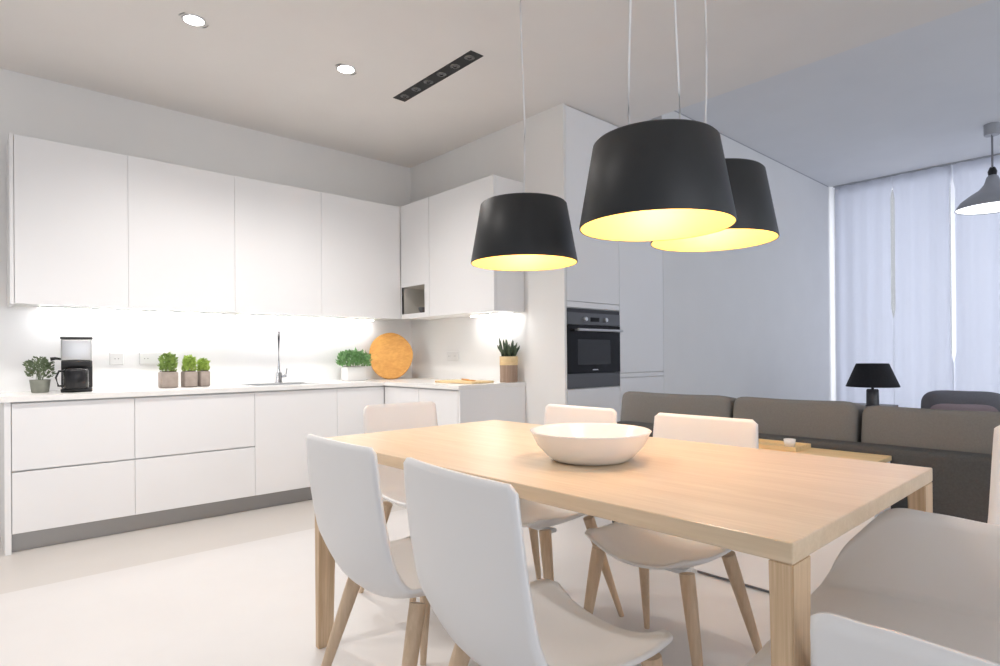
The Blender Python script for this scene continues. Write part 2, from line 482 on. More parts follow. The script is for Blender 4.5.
def wall_return():
    t = thing('wall_cabinet', 'large plain white wall cabinet at the end of the side wall run', 'cabinet', (0, 0, 0), 0, 'wall cabinets on the side wall')
    y0, y1 = 3.122, 3.90
    obj('body', box(XR + .022, XW - .002, y0 + .02, y1, ZU0 + .004, ZU1 - .003), 'carc', t)
    obj('door', box(XR, XR + .019, y0, y1 - .0025, ZU0, ZU1, .0015, 1), 'cab', t)
    obj('side_panel', box(XR + .021, XW - .002, y0, y0 + .018, ZU0, ZU1, .001, 1), 'cab', t)
wall_return()
# under-cabinet light bars
def led(x0, x1, y0, y1, label):
    t = thing('light_strip', label, 'light', (0, 0, 0), 0, 'light strips under the wall cabinets')
    obj('strip_housing', box(x0, x1, y0, y1, ZU0 - .006, ZU0 - .0005), 'alu', t)  # aluminium housing of the light strip
    ax = .004
    obj('diffuser', box(x0 + ax, x1 - ax, y0 + ax, y1 - ax, ZU0 - .010, ZU0 - .0055), 'led', t)
led(.35, 1.40, 4.50, 4.53, 'lit strip under the two left wall cabinets, over the coffee maker')
led(1.50, 2.62, 4.50, 4.53, 'lit strip under the wall cabinets over the tap')
led(2.96, 2.99, 3.16, 3.62, 'lit strip under the side wall cabinet, over the striped plant pot')

# ------------------------------------------------------------------ oven wall
def column(x0, x1, splits, label, hole=None):
    t = thing('tall_cabinet', label, 'cabinet', (0, 0, 0), 0, 'tall cabinets of the oven wall')
    bm = bm_new(); y1 = 3.31
    if hole:
        add_box(bm, x0, x1, YO + .022, y1, .10, hole[0] - .002); add_box(bm, x0, x1, YO + .022, y1, hole[1] + .002, ZK - .004)
        add_box(bm, x0, x0 + .018, YO + .022, y1, hole[0] - .002, hole[1] + .002); add_box(bm, x1 - .018, x1, YO + .022, y1, hole[0] - .002, hole[1] + .002)
    else:
        add_box(bm, x0, x1, YO + .022, y1, .10, ZK - .004)
    obj('body', bm, 'carc', t)
    obj('plinth', box(x0, x1, YO + .06, YO + .078, 0, .10), 'alu', t)
    for a, b in splits:
        obj('door', box(x0 + .002, x1 - .002, YO, YO + .019, a + .002, b - .002, .0015, 1), 'cab', t)
    return t
OZ0, OZ1 = .797, 1.357
column(3.093, 3.689, [(.10, .442), (.442, .793), (1.361, 1.405), (1.405, ZK - .004)], 'tall white cabinet housing the built-in oven', (OZ0, OZ1))
column(3.689, 4.284, [(.10, .855), (.855, .892), (.892, ZK - .004)], 'tall plain white cabinet between the oven and the living room wall')
t = thing('oven', 'built-in black and grey electric oven with long bar handle in the tall white cabinet', 'oven', (3.391, YO, OZ0))
hw = .296; oh = OZ1 - OZ0
obj('body', box(-.27, .27, .022, .54, .006, oh - .006), 'osteel', t)
obj('top_strip', box(-hw, hw, -.002, .018, oh - .028, oh - .001, .001, 1), 'black', t)
cp = obj('control_panel', box(-hw, hw, -.004, .018, oh - .112, oh - .028, .001, 1), 'osteel', t)
for x in (-.115, .115):
    bm = bm_new(); add_lathe(bm, [(0, .02), (.014, .02), (.016, .016), (.017, 0), (0, 0)], 24)
    bmesh.ops.rotate(bm, verts=bm.verts, matrix=Matrix.Rotation(PI / 2, 3, 'X'))
    bmesh.ops.translate(bm, verts=bm.verts, vec=(x, -.004, oh - .072))
    obj('knob', bm, 'steel', cp, 40)
obj('display', box(-.05, .05, -.0055, -.003, oh - .088, oh - .058), 'oglass', cp)
d = obj('door', box(-hw, hw, -.006, .018, .105, oh - .114, .002, 1), 'oglass', t)
obj('window', box(-.195, .175, -.0075, -.005, .165, .345, .0005, 1), 'owin', d)
bm = bm_new()
add_tube(bm, [(-.235, -.045, oh - .150), (.27, -.045, oh - .150)], .010, 14)
for x in (-.22, .255): add_tube(bm, [(x, -.006, oh - .150), (x, -.045, oh - .150)], .007, 10)
obj('handle', bm, 'steel', d, 40)
obj('bottom_strip', box(-hw, hw, -.002, .018, .001, .103, .001, 1), 'osteel', t)
obj('badge', box(-.03, .03, -.0072, -.0055, .125, .131), 'steel', d)

# ------------------------------------------------------------------ ceiling fittings
def spot(x, y, label):
    t = thing('ceiling_spotlight', label, 'spotlight', (x, y, ZK), 0, 'recessed ceiling spotlights')
    obj('trim_ring', lathe([(.046, -.001), (.047, -.004), (.055, -.004), (.057, 0), (.046, 0)], 40), 'steel', t, 40)
    for a in (math.radians(20), math.radians(200)):
        bm = bm_new(); c, s = math.cos(a), math.sin(a)
        add_tube(bm, [(.066 * c - .022 * s, .066 * s + .022 * c, -.003), (.070 * c, .070 * s, -.004), (.066 * c + .022 * s, .066 * s - .022 * c, -.003)], .0025, 6)
        obj('spring_clip', bm, 'metal', t)
    obj('lens', lathe([(0, -.006), (.040, -.005), (.045, -.001), (0, -.001)], 32), 'spot', t, 40)
    l = bpy.data.lights.new('spot', 'SPOT'); l.energy = 58; l.color = (1., .95, .91); l.spot_size = math.radians(135); l.spot_blend = .9; l.shadow_soft_size = .04
    lo = bpy.data.objects.new('spot_lamp', l); C.objects.link(lo); lo.parent = t; lo.location = (0, 0, -.03)
    return t
spot(.892, 3.30, 'lit recessed ceiling spotlight nearer the left corner of the kitchen')
spot(1.724, 3.265, 'lit recessed ceiling spotlight beside the black slot light')
for x, y in ((-.9, 3.3), (-.1, 2.2)):  # extra fill spots outside the frame, added to light the kitchen
    spot(x, y, 'recessed ceiling spotlight added out of view to brighten the kitchen')
t = thing('slot_light', 'long black recessed slot light with a row of small reflectors in the kitchen ceiling', 'ceiling light', (2.195, 3.01, ZK))
bm = bm_new()
add_box(bm, -.047, -.043, -.41, .41, -.003, 0); add_box(bm, .043, .047, -.41, .41, -.003, 0)
add_box(bm, -.047, .047, -.41, -.405, -.003, 0); add_box(bm, -.047, .047, .405, .41, -.003, 0)
obj('frame', bm, 'slot', t)
obj('backing', box(-.043, .043, -.405, .405, -.0015, -.0002), 'slot', t)
for k in range(6):
    y = -.34 + k * .136
    obj('reflector', lathe([(.012, -.0045), (.030, -.0022), (.031, -.0016), (0, -.0016), (0, -.003)], 20, (0, y, 0)), 'lens', t, 60)

# ------------------------------------------------------------------ pendants over the table
def pendant(x, y, z, label, wires, s=1.0):
    t = thing('pendant_lamp', label, 'pendant lamp', (x, y, z), 0, 'black pendant lamps over the dining table')
    R, r, h = .200 * s, .161 * s, .226 * s
    sh = obj('lamp_shade', lathe([(R, 0), (R + .0015, .004), (r + .002, h - .006), (r - .004, h), (.03, h + .0), (.03, h - .003), (r - .005, h - .003), (r - .002, h - .008), (R - .002, .002), (R, 0)], 96), 'shade', t, 50)
    obj('shade_lining', lathe([(R - .0025, .001), (r - .0035, h - .010), (.02, h - .010), (.02, h - .007), (r - .003, h - .006)], 96), 'gold', t, 50)
    obj('lamp_holder', lathe([(0, h + .01), (.018, h + .01), (.02, h - .0), (.02, h - .06), (0, h - .06)], 24), 'cord', t, 40)
    obj('bulb', lathe([(0, h - .16), (.02, h - .155), (.032, h - .13), (.03, h - .105), (.014, h - .07), (.013, h - .058), (0, h - .058)], 28), 'bulb', t, 'all')
    for (ox, oy, tx, ty) in wires:
        zc = ZK - z
        pts = [(ox, oy, h)]
        for k in range(1, 17):
            u = k / 17
            wob = .006 * math.sin(2 * PI * u * 1.1 + ox * 40)
            pts.append((ox + (tx - ox) * u + wob * .7, oy + (ty - oy) * u - wob * .7, h + (zc - h) * u))
        pts.append((tx, ty, zc - .001))
        obj('cord', tube(pts, .0030, 8), 'cord', t, 'all')
    tx, ty = wires[0][2], wires[0][3]
    obj('ceiling_rose', lathe([(0, ZK - z - .022), (.04, ZK - z - .022), (.045, ZK - z - .018), (.045, ZK - z - .0005), (0, ZK - z - .0005)], 32, (tx, ty, 0)), 'cord', t, 40)
    l = bpy.data.lights.new('bulb', 'POINT'); l.energy = 3.6; l.color = (1., .98, .93); l.shadow_soft_size = .04
    lo = bpy.data.objects.new('bulb_light', l); C.objects.link(lo); lo.parent = t; lo.location = (0, 0, h - .175)
    return t
pendant(1.371, .895, 1.368, 'largest-looking black pendant lamp with gold inside, nearest over the table on two thin wires',
        [(-.047, .043, -.047, .043), (.047, -.043, .040, -.037)])
pendant(1.86, .995, 1.405, 'black pendant lamp with gold inside half hidden behind the nearest one', [(-.018, .016, -.012, .011)])
pendant(1.583, 1.61, 1.378, 'smallest-looking black pendant lamp, hanging apart to the left of the other two', [(0, 0, 0, 0)])

# living room dome lamp
DS = .77
t = thing('dome_pendant_lamp', 'grey enamel dome pendant lamp hanging in front of the sheer curtains', 'pendant lamp', (6.93, 1.0, 2.33))
obj('lamp_shade', lathe([(r_ * DS, z_) for r_, z_ in [(.36, 0), (.362, .006), (.31, .07), (.22, .125), (.13, .17), (.08, .22), (.055, .285), (.03, .30), (0, .30), (0, .294), (.05, .28), (.075, .215), (.125, .165), (.215, .12), (.305, .065), (.355, .003), (.36, 0)]], 64), 'greymetal', t, 60)
obj('diffuser', lathe([(r_ * DS, z_) for r_, z_ in [(0, .008), (.345, .008), (.345, .012), (0, .012)]], 48), 'domein', t, 60)
obj('lamp_neck', lathe([(0, .30), (.03, .30), (.035, .33), (.02, .37), (0, .37)], 24), 'black', t, 40)
for a in (-.02, .02):
    obj('cord', tube([(a, 0, .36), (a, 0, ZL - 2.33 - .08)], .005, 8), 'rail', t)
obj('ceiling_rose', lathe([(0, ZL - 2.33 - .10), (.055, ZL - 2.33 - .10), (.06, ZL - 2.33 - .09), (.06, ZL - 2.331), (0, ZL - 2.331)], 32), 'greymetal', t, 40)

# ------------------------------------------------------------------ dining table
TX0, TX1, TY0, TY1, TZ = .942, 1.810, .378, 2.02, .740
t = thing('dining_table', 'long light oak dining table with square corner legs, under the three black lamps', 'table', ((TX0 + TX1) / 2, (TY0 + TY1) / 2, 0))
cx, cy = (TX0 + TX1) / 2, (TY0 + TY1) / 2; ax, ay = (TX1 - TX0) / 2, (TY1 - TY0) / 2
obj('tabletop', box(-ax, ax, -ay, ay, TZ - .034, TZ, .0025, 2), 'oak', t)
t.rotation_euler = (0, 0, math.radians(.4)); t.location = (cx - .005, cy + .003, 0)
for sx in (-1, 1):
    for sy in (-1, 1):
        bm = box(-1, 1, -1, 1, 0, TZ - .0341, 0)
        for v in bm.verts:                       # outer faces upright, inner faces taper towards the floor
            top = v.co.z > .3; inx = v.co.x * sx < 0; iny = v.co.y * sy < 0
            v.co.x = sx * (ax - .0004 - ((.072 if top else .056) if inx else 0))
            v.co.y = sy * (ay - .0004 - ((.038 if top else .026) if iny else 0))
        bmesh.ops.bevel(bm, geom=list(bm.edges), offset=.002, segments=2, affect='EDGES')
        obj('leg', bm, 'oakz', t)

# bowl on the table
tag(obj('serving_bowl', lathe([(0, .002), (.09, .0), (.102, .003), (.118, .014), (.145, .042), (.163, .078), (.166, .082), (.163, .084), (.158, .079), (.139, .045), (.112, .020), (.09, .012), (0, .010)], 80, (1.290, 1.058, TZ + .0005)), 'ceramic', None, 'all'),
    'wide white ceramic bowl standing alone on the oak dining table', 'bowl')

# ------------------------------------------------------------------ chairs
def shell(prof, hw, hl, hr, ns=36, nt=20, side=.0, rf=.06, rb=.05, power=2., thick=.009, flare=.0):
    """shell along a profile (fwd, z); hw half widths, hl/hr side rise left/right per control point"""
    P = catmull(prof, ns); W = catmull([(w,) for w in hw], ns); L = catmull([(w,) for w in hl], ns); Rr = catmull([(w,) for w in hr], ns)
    # arc lengths for rounded ends
    d = [0]
    for a, b in zip(P, P[1:]): d.append(d[-1] + math.hypot(b[0] - a[0], b[1] - a[1]))
    bm = bm_new(); rows = []
    for i in range(ns + 1):
        a = P[max(i - 1, 0)]; b = P[min(i + 1, ns)]
        tx, tz = b[0] - a[0], b[1] - a[1]; q = math.hypot(tx, tz); tx /= q; tz /= q
        nx, nz2 = -tz, tx                      # inward normal (profile runs back -> front)
        w = W[i][0]
        for r, dist in ((rb, d[i]), (rf, d[-1] - d[i])):
            if dist < r: w -= r - math.sqrt(max(r * r - (r - dist) ** 2, 0))
        row = []
        for j in range(nt + 1):
            s = -1 + 2 * j / nt; h = (L if s > 0 else Rr)[i][0]
            if side:
                u = abs(s); k = side
                lat = (.88 * u / k) if u < k else .88 + .12 * math.sin((u - k) / (1 - k) * PI / 2)
                pr = 0 if u < k else ((u - k) / (1 - k)) ** 1.25
                lat *= (1 if s > 0 else -1)
            else:
                lat = s; pr = abs(s) ** power
            row.append(bm.verts.new((P[i][0] + nx * h * pr, w * lat, P[i][1] + nz2 * h * pr)))
        rows.append(row)
    for i in range(ns):
        for j in range(nt):
            bm.faces.new((rows[i][j], rows[i][j + 1], rows[i + 1][j + 1], rows[i + 1][j]))
    return bm

def make_chair(label):
    t = thing('dining_chair', label, 'chair', (0, 0, 0), 0, 'white shell chairs around the dining table')
    prof = [(-.245, .812), (-.238, .71), (-.228, .61), (-.212, .51), (-.175, .425), (-.100, .384), (.01, .374), (.10, .378), (.160, .392), (.192, .396)]
    hw = [.193, .198, .201, .203, .204, .206, .208, .208, .206, .202]
    up = [.010, .013, .018, .026, .044, .066, .066, .062, .056, .050]
    o = obj('seat_shell', shell(prof, hw, up, up, 44, 20, rf=.035, rb=.018, power=2.2), 'shell', t, 'all')
    s = o.modifiers.new('thick', 'SOLIDIFY'); s.thickness = .010; s.offset = 0
    for sx, sy in ((1, 1), (1, -1), (-1, 1), (-1, -1)):
        a = Vector((.150 if sx > 0 else -.095, sy * .160, .398)); b = Vector((.175 if sx > 0 else -.215, sy * .225, .0))
        pts = [a.lerp(b, u) for u in (0, .15, .5, 1)]
        obj('leg', tube(pts, [.022, .0215, .017, .010], 16), 'beech', t, 50)
    bm = bm_new()
    add_box(bm, .02, .06, -.10, .10, .352, .366, .003, 1)
    obj('seat_frame', bm, 'shell', t)
    return t
chairs = [
 # x, y, rot deg, label
 (.965, 1.438, -1, 'white shell chair on the near long side of the table, farther from the camera'),
 (.935, .892, -5, 'white shell chair seen closest from behind, near long side of the table'),
 (1.70, 1.078, 180, 'white shell chair across the table in front of the taupe sofa, right of the bowl'),
 (1.715, 1.655, 180, 'white shell chair across the table, backrest rising just behind the bowl'),
 (1.52, 2.135, -90, 'white shell chair at the far end of the table beside the kitchen'),
 (2.09, .153, 178, 'white shell chair cut off by the right picture edge, in front of the sofa'),
]
c0 = make_chair(chairs[0][3]); c0.location = (chairs[0][0], chairs[0][1], 0); c0.rotation_euler = (0, 0, math.radians(chairs[0][2]))
for x, y, a, lb in chairs[1:]:
    dup(c0, (x, y, 0), math.radians(a), lb)

# armchair at the near end of the table
t = thing('tub_armchair', 'white tub armchair at the near end of the table, cut by the right edge', 'chair', (1.30, .193, 0), math.radians(96))
prof = [(-.400, .80), (-.375, .70), (-.345, .58), (-.300, .505), (-.22, .470), (-.10, .462), (.02, .465), (.12, .468), (.20, .468), (.27, .465), (.32, .455), (.35, .440)]
hw = [.30, .33, .345, .352, .355, .355, .354, .352, .350, .345, .335, .325]
hl = [.03, .07, .12, .155, .168, .174, .180, .182, .166, .01, .002, 0]       # left = near side
hr = [.03, .08, .13, .17, .185, .19, .192, .196, .19, .11, .03, 0]
hw_l = hw
bm = shell(prof, hw, hl, hr, 150, 44, side=.62, rf=.05, rb=.08)
# the near front corner is cut back so the shell clears the table leg
for v in bm.verts:
    if v.co.y > 0 and v.co.x > .190:
        k = min((v.co.x - .190) / .014, 1.); k = k * k * (3 - 2 * k)
        v.co.y *= 1 - .36 * k
        if v.co.z > .468: v.co.z = .468 + (v.co.z - .468) * (1 - .9 * k)
o = obj('seat_shell', bm, 'shell', t, 'all')
s = o.modifiers.new('thick', 'SOLIDIFY'); s.thickness = .010; s.offset = 0
for sx, sy in ((1, 1), (1, -1), (-1, 1), (-1, -1)):
    a = Vector((.12 if sx > 0 else -.16, sy * .15, .445)); b = Vector((.15 if sx > 0 else -.26, sy * .20, 0))
    obj('leg', tube([a.lerp(b, u) for u in (0, .5, 1)], [.021, .016, .010], 16), 'beech', t, 50)
obj('seat_frame', box(-.17, .14, -.15, .15, .432, .444, .003, 1), 'metal', t)

# ------------------------------------------------------------------ sofa
def pillow(bm, cx, cy, cz, sx, sy, sz, n=14, e=3.2, sag=0.):
    """puffy cushion: superellipsoid-like box"""
    vs = {}
    r = bmesh.ops.create_cube(bm, size=2.)
    es = list({ed for v in r['verts'] for ed in v.link_edges})
    bmesh.ops.subdivide_edges(bm, edges=es, cuts=n, use_grid_fill=True)
    allv = [v for v in bm.verts if v.tag is False]
    for v in allv:
        x, y, z = v.co
        m = (abs(x) ** e + abs(y) ** e + abs(z) ** e) ** (1 / e)
        q = Vector((x, y, z)) / m
        v.co = Vector((cx + q.x * sx, cy + q.y * sy, cz + q.z * sz - sag * (1 - q.y ** 2) * (1 if z > 0 else 0)))
        v.tag = True
    return bm
t = thing('sofa', 'long dark taupe sofa seen from behind, beyond the dining table', 'sofa', (0, 0, 0))
SX = 2.76
bm = bm_new(); add_box(bm, SX, SX + .14, -1.05, 2.12, .05, .645, .025, 3)
obj('backrest_frame', bm, 'sofab', t, 50)
obj('seat_base', box(SX + .142, SX + .95, -1.02, 1.99, .05, .30, .02, 2), 'sofab', t, 50)
for y0, y1 in ((-1.0, -.36), (-.34, .24), (.25, .86), (.88, 1.42), (1.44, 1.97)):
    bm = bm_new(); pillow(bm, SX + .56, (y0 + y1) / 2, .385, .38, (y1 - y0) / 2, .085, 12, 5)
    obj('seat_cushion', bm, 'sofa', t, 'all')
for i, (y0, y1) in enumerate(((-1.0, -.33), (-.32, .285), (.30, .885), (.90, 1.475), (1.49, 2.175))):
    bm = bm_new(); pillow(bm, 0, 0, 0, .095, (y1 - y0) / 2, .185, 18, 11., .008)
    bmesh.ops.rotate(bm, verts=bm.verts, matrix=Matrix.Rotation(math.radians(8), 3, 'Y'))
    bmesh.ops.translate(bm, verts=bm.verts, vec=(SX + .25, (y0 + y1) / 2, .612 if i < 3 else .624))
    obj('back_cushion', bm, 'sofa', t, 'all')
bm = bm_new()
for x in (SX + .06, SX + .88):
    for y in (-.98, .5, 1.94): add_box(bm, x - .02, x + .02, y - .02, y + .02, 0, .052)
obj('foot', bm, 'black', t)

# low cabinet behind the sofa
t = thing('console_cabinet', 'low white cabinet with pale wood top standing against the back of the sofa', 'cabinet', (2.655, 1.10, 0))
L2 = .38
obj('body', box(-.085, .085, -L2, L2, .012, .600, .002, 1), 'cab', t)
obj('base_strip', box(-.080, .080, -L2 + .01, L2 - .01, 0, .012), 'rail', t)
obj('door', box(-.101, -.086, -L2 + .003, -.003, .02, .596, .001, 1), 'cab', t)
obj('door', box(-.101, -.086, .003, L2 - .003, .02, .596, .001, 1), 'cab', t)
obj('top', box(-.102, .088, -L2 - .004, L2 + .004, .601, .620, .002, 1), 'bamboo', t)
t = thing('wooden_tray', 'pale wooden tray with raised rim on the low cabinet behind the sofa', 'tray', (2.650, 1.16, .6205))
obj('base', box(-.075, .075, -.14, .14, 0, .006), 'bamboo', t)
bm = bm_new()
for a in ((-.08, .08, -.145, -.137), (-.08, .08, .137, .145), (-.08, -.073, -.137, .137), (.073, .08, -.137, .137)): add_box(bm, *a, 0, .018)
obj('rim', bm, 'bamboo', t)
tag(obj('white_cup', lathe([(0, 0), (.018, 0), (.023, .02), (.024, .035), (.021, .035), (.018, .006), (0, .005)], 28, (2.645, 1.07, .627)), 'ceramic', None, 'all'),
    'small white cup in the wooden tray behind the sofa', 'cup')

# side table and lamp behind the sofa
t = thing('side_table', 'dark square side table carrying the black table lamp', 'side table', (5.97, 1.80, 0))
obj('table_top', box(-.30, .30, -.22, .29, .53, .56, .004, 1), 'dark', t)
for sx in (-1, 1):
    for sy in (-1, 1):
        obj('leg', box(sx * .27 - .02, sx * .27 + .02, sy * .22 + .015, sy * .22 + .055, 0, .529), 'dark', t)
t = thing('table_lamp', 'table lamp with conical black shade and smoky foot on the dark side table', 'lamp', (5.97, 1.70, .561))
obj('base', lathe([(0, 0), (.055, 0), (.058, .006), (.05, .012), (.048, .14), (.04, .15), (0, .15)], 36), 'lampc', t, 40)
obj('pole', lathe([(0, .149), (.012, .149), (.012, .21), (0, .21)], 16), 'black', t, 40)
obj('lamp_shade', lathe([(.205, .17), (.207, .172), (.125, .375), (.123, .375), (.203, .172), (.205, .17)], 64), 'lampb', t, 50)

# second sofa by the curtains
t = thing('sofa', 'second dark sofa standing close to the curtains, only its cushions showing', 'sofa', (0, 0, 0))
obj('seat_base', box(5.55, 6.45, -.6, 1.43, .05, .34, .02, 2), 'sofab', t, 50)
obj('backrest_frame', box(6.452, 6.60, -.6, 1.43, .05, .54, .025, 3), 'sofab', t, 50)
obj('armrest', box(5.55, 6.45, 1.432, 1.53, .05, .44, .02, 2), 'sofab', t, 50)
bm = bm_new()
for x in (5.62, 6.52):
    for y in (-.52, 1.45): add_box(bm, x - .02, x + .02, y - .02, y + .02, 0, .052)
obj('foot', bm, 'black', t)
def cushion(x, y, z, sx, sy, sz, rz, ry, m, label):
    bm = bm_new(); pillow(bm, 0, 0, 0, sx, sy, sz, 12, 3.0, .015)
    # pinch corners outward slightly
    for v in bm.verts:
        u, w = abs(v.co.y) / sy, abs(v.co.z) / sz
        v.co.z *= 1 + .12 * (u * u) * w; v.co.x *= 1 - .5 * max(u, w) ** 4
    o = obj('cushion', bm, m, None, 'all', (x, y, z)); o.rotation_euler = (0, ry, rz)
    tag(o, label, 'cushion', 'cushions on the far sofa')
cushion(6.22, 1.10, .565, .09, .30, .155, 0, .15, 'cush', 'slate grey cushion standing at the back of the far sofa')
cushion(5.98, 1.06, .50, .09, .23, .125, .25, .3, 'cushp', 'dull mauve cushion leaning in front of the slate cushion on the far sofa')
cushion(5.98, .58, .51, .10, .20, .13, 0, .25, 'cushk', 'black cushion right of the mauve one on the far sofa')

# ------------------------------------------------------------------ things on the worktop
def leafy(parent, name, c, rad, hgt, n, size, m, up=.6, spread=1.):
    bm = bm_new()
    for k in range(n):
        a = random.random() * 2 * PI; rr = rad * math.sqrt(random.random()) * spread; z = c[2] + hgt * (random.random() ** .7) * (1 - .35 * (rr / (rad * spread)) ** 2)
        p = Vector((c[0] + rr * math.cos(a), c[1] + rr * math.sin(a), z))
        d = Vector((math.cos(a) * (1 - up) + random.uniform(-.5, .5), math.sin(a) * (1 - up) + random.uniform(-.5, .5), up + random.uniform(-.3, .3))).normalized()
        s = d.cross(Vector((random.uniform(-1, 1), random.uniform(-1, 1), random.uniform(-1, 1)))).normalized()
        l = size * random.uniform(.7, 1.3); w = l * .32; nn = d.cross(s) * l * .12
        v = [bm.verts.new(p), bm.verts.new(p + d * l * .45 + s * w + nn), bm.verts.new(p + d * l), bm.verts.new(p + d * l * .45 - s * w + nn)]
        mid = bm.verts.new(p + d * l * .5)
        bm.faces.new((v[0], v[1], mid)); bm.faces.new((v[1], v[2], mid)); bm.faces.new((v[2], v[3], mid)); bm.faces.new((v[3], v[0], mid))
    return obj(name, bm, m, parent)
def stems(parent, c, rad, hgt, n, m):
    bm = bm_new()
    for k in range(n):
        a = random.random() * 2 * PI; r0 = rad * .3 * random.random(); r1 = rad * random.random()
        add_tube(bm, [(c[0] + r0 * math.cos(a), c[1] + r0 * math.sin(a), c[2]), (c[0] + (r0 + r1) * .5 * math.cos(a), c[1] + (r0 + r1) * .5 * math.sin(a), c[2] + hgt * .5), (c[0] + r1 * math.cos(a), c[1] + r1 * math.sin(a), c[2] + hgt * random.uniform(.7, 1))], .0015, 5)
    return obj('stem', bm, m, parent)
def round_pot(t, r0, r1, h, m):
    obj('pot', lathe([(0, 0), (r0, 0), (r0 + .002, .004), (r1, h - .004), (r1, h), (r1 - .005, h), (r1 - .007, h - .012), (r0 - .004, .008), (0, .008)], 40), m, t, 50)
    obj('soil', lathe([(0, h - .010), (r1 - .009, h - .012)], 24), 'soil', t)
WT = ZT + .001
# olive-like herb at the left end
t = thing('potted_herb', 'small grey-green herb in a dark pot at the left end of the worktop', 'potted plant', (.345, 4.40, WT))
round_pot(t, .040, .050, .075, 'pot2'); stems(t, (0, 0, .065), .08, .14, 14, 'leaf2'); leafy(t, 'leaves', (0, 0, .08), .062, .13, 300, .022, 'leaf2', .5)
# coffee maker
t = thing('coffee_maker', 'coffee maker with steel tank, black jug bay and handle on the left of the worktop', 'coffee maker', (.515, 4.36, WT), math.radians(-8))
CMS = t
obj('base', box(-.092, .10, -.10, .11, 0, .022, .006, 2), 'black', t, 50)
obj('column', box(-.092, .10, .0, .11, .0225, .19, .004, 1), 'black', t, 50)
obj('tank', box(-.090, .098, -.095, .11, .190, .322, .012, 3), 'steel', t, 50)
obj('lid', box(-.094, .102, -.099, .113, .3225, .335, .005, 2), 'black', t, 50)
obj('filter_bay', box(-.085, .093, -.090, -.001, .150, .1895, .004, 1), 'black', t, 50)
j = obj('jug', lathe([(0, .0225), (.070, .0225), (.078, .030), (.078, .128), (.072, .138), (.06, .146), (0, .146)], 40, (0, -.084, 0)), 'carafe', t, 50)
obj('handle', tube([(-.06, -.10, .128), (-.10, -.115, .128), (-.118, -.12, .09), (-.104, -.115, .04), (-.074, -.10, .04)], .007, 10), 'black', j, 'all')
CMS.scale = (.80, .85, .97)
b = obj('arm', tube([(-.091, .0, .20), (-.125, -.01, .205), (-.155, -.012, .20)], [.007, .009, .012], 10), 'black', t, 'all')
# three herb pots
for i, (x, y, rz, lb, m, lf) in enumerate(((1.018, 4.40, .0, 'full green herb in the leftmost of three taupe pots', 'pot1', 'leaf5'),
        (1.146, 4.40, .0, 'bright green herb in the middle of three taupe pots', 'pot1', 'leaf1'), (1.240, 4.42, .0, 'bright green herb in the rightmost of three taupe pots', 'pot1', 'leaf1'))):
    t = thing('potted_herb', lb, 'potted plant', (x, y, WT), rz, 'herb pots on the worktop')
    bm = bm_new(); w = (.050, .041, .032)[i]
    add_box(bm, -w, w, -.05, .05, 0, .105, .008, 2); obj('pot', bm, m, t, 50)
    obj('soil', box(-w + .01, w - .01, -.04, .04, .1055, .109), 'soil', t)
    leafy(t, 'leaves', (0, 0, .10), (.044, .034, .028)[i], .125 - .02 * i, 460, .022, lf, .55)
# white planter
t = thing('potted_herb', 'green plant in a white rectangular pot beside the round chopping board', 'potted plant', (2.385, 4.42, WT))
obj('pot', box(-.088, .088, -.055, .055, 0, .110, .008, 2), 'ceramic', t, 50)
obj('soil', box(-.08, .08, -.042, .042, .1155, .119), 'soil', t)
leafy(t, 'leaves', (0, 0, .112), .125, .13, 520, .034, 'leaf3', .55)
# round chopping board leaning on the wall
t = thing('chopping_board', 'large round honey-coloured wooden chopping board leaning against the splashback', 'chopping board', (2.725, 4.40, WT), math.radians(0))
bm = bm_new(); n = 64; ring = []
for k in range(n):
    a = 2 * PI * k / n
    x = .185 * math.cos(a); z = .215 + .205 * math.sin(a)
    x *= 1 + .03 * math.sin(3 * a + 1)
    z = max(z, .012 + 0 * x)
    if z < .05: x = math.copysign(min(abs(x), .12 + z), x)
    ring.append((x, z))
fr = [bm.verts.new((x, -.013, z)) for x, z in ring]; bk = [bm.verts.new((x, .013, z)) for x, z in ring]
bm.faces.new(fr); bm.faces.new(bk[::-1])
for k in range(n): bm.faces.new((fr[k], bk[k], bk[(k + 1) % n], fr[(k + 1) % n]))
bmesh.ops.rotate(bm, verts=bm.verts, matrix=Matrix.Rotation(math.radians(-14), 3, 'X'))
lo = min(v.co.z for v in bm.verts)
for v in bm.verts: v.co.z -= lo - .0
bmesh.ops.rotate(bm, verts=bm.verts, matrix=Matrix.Rotation(math.radians(-30), 3, 'Z'))
o = obj('board', bm, 'board', t, 40)
o.modifiers.new('b', 'BEVEL').width = .004
# flat board with small item
t = thing('serving_board', 'flat pale wooden board lying on the return of the worktop', 'board', (2.72, 3.40, WT), math.radians(4))
obj('board', box(-.11, .11, -.20, .20, 0, .016, .004, 2), 'bamboo', t, 50)
t = thing('wooden_spatula', 'small wooden spatula lying on the flat pale board', 'spatula', (2.70, 3.33, WT + .0165), math.radians(70))
obj('blade', box(-.10, -.02, -.025, .025, 0, .008, .003, 1), 'board', t, 50)
obj('handle', tube([(-.021, 0, .006), (.13, 0, .007)], .006, 10), 'board', t, 'all')
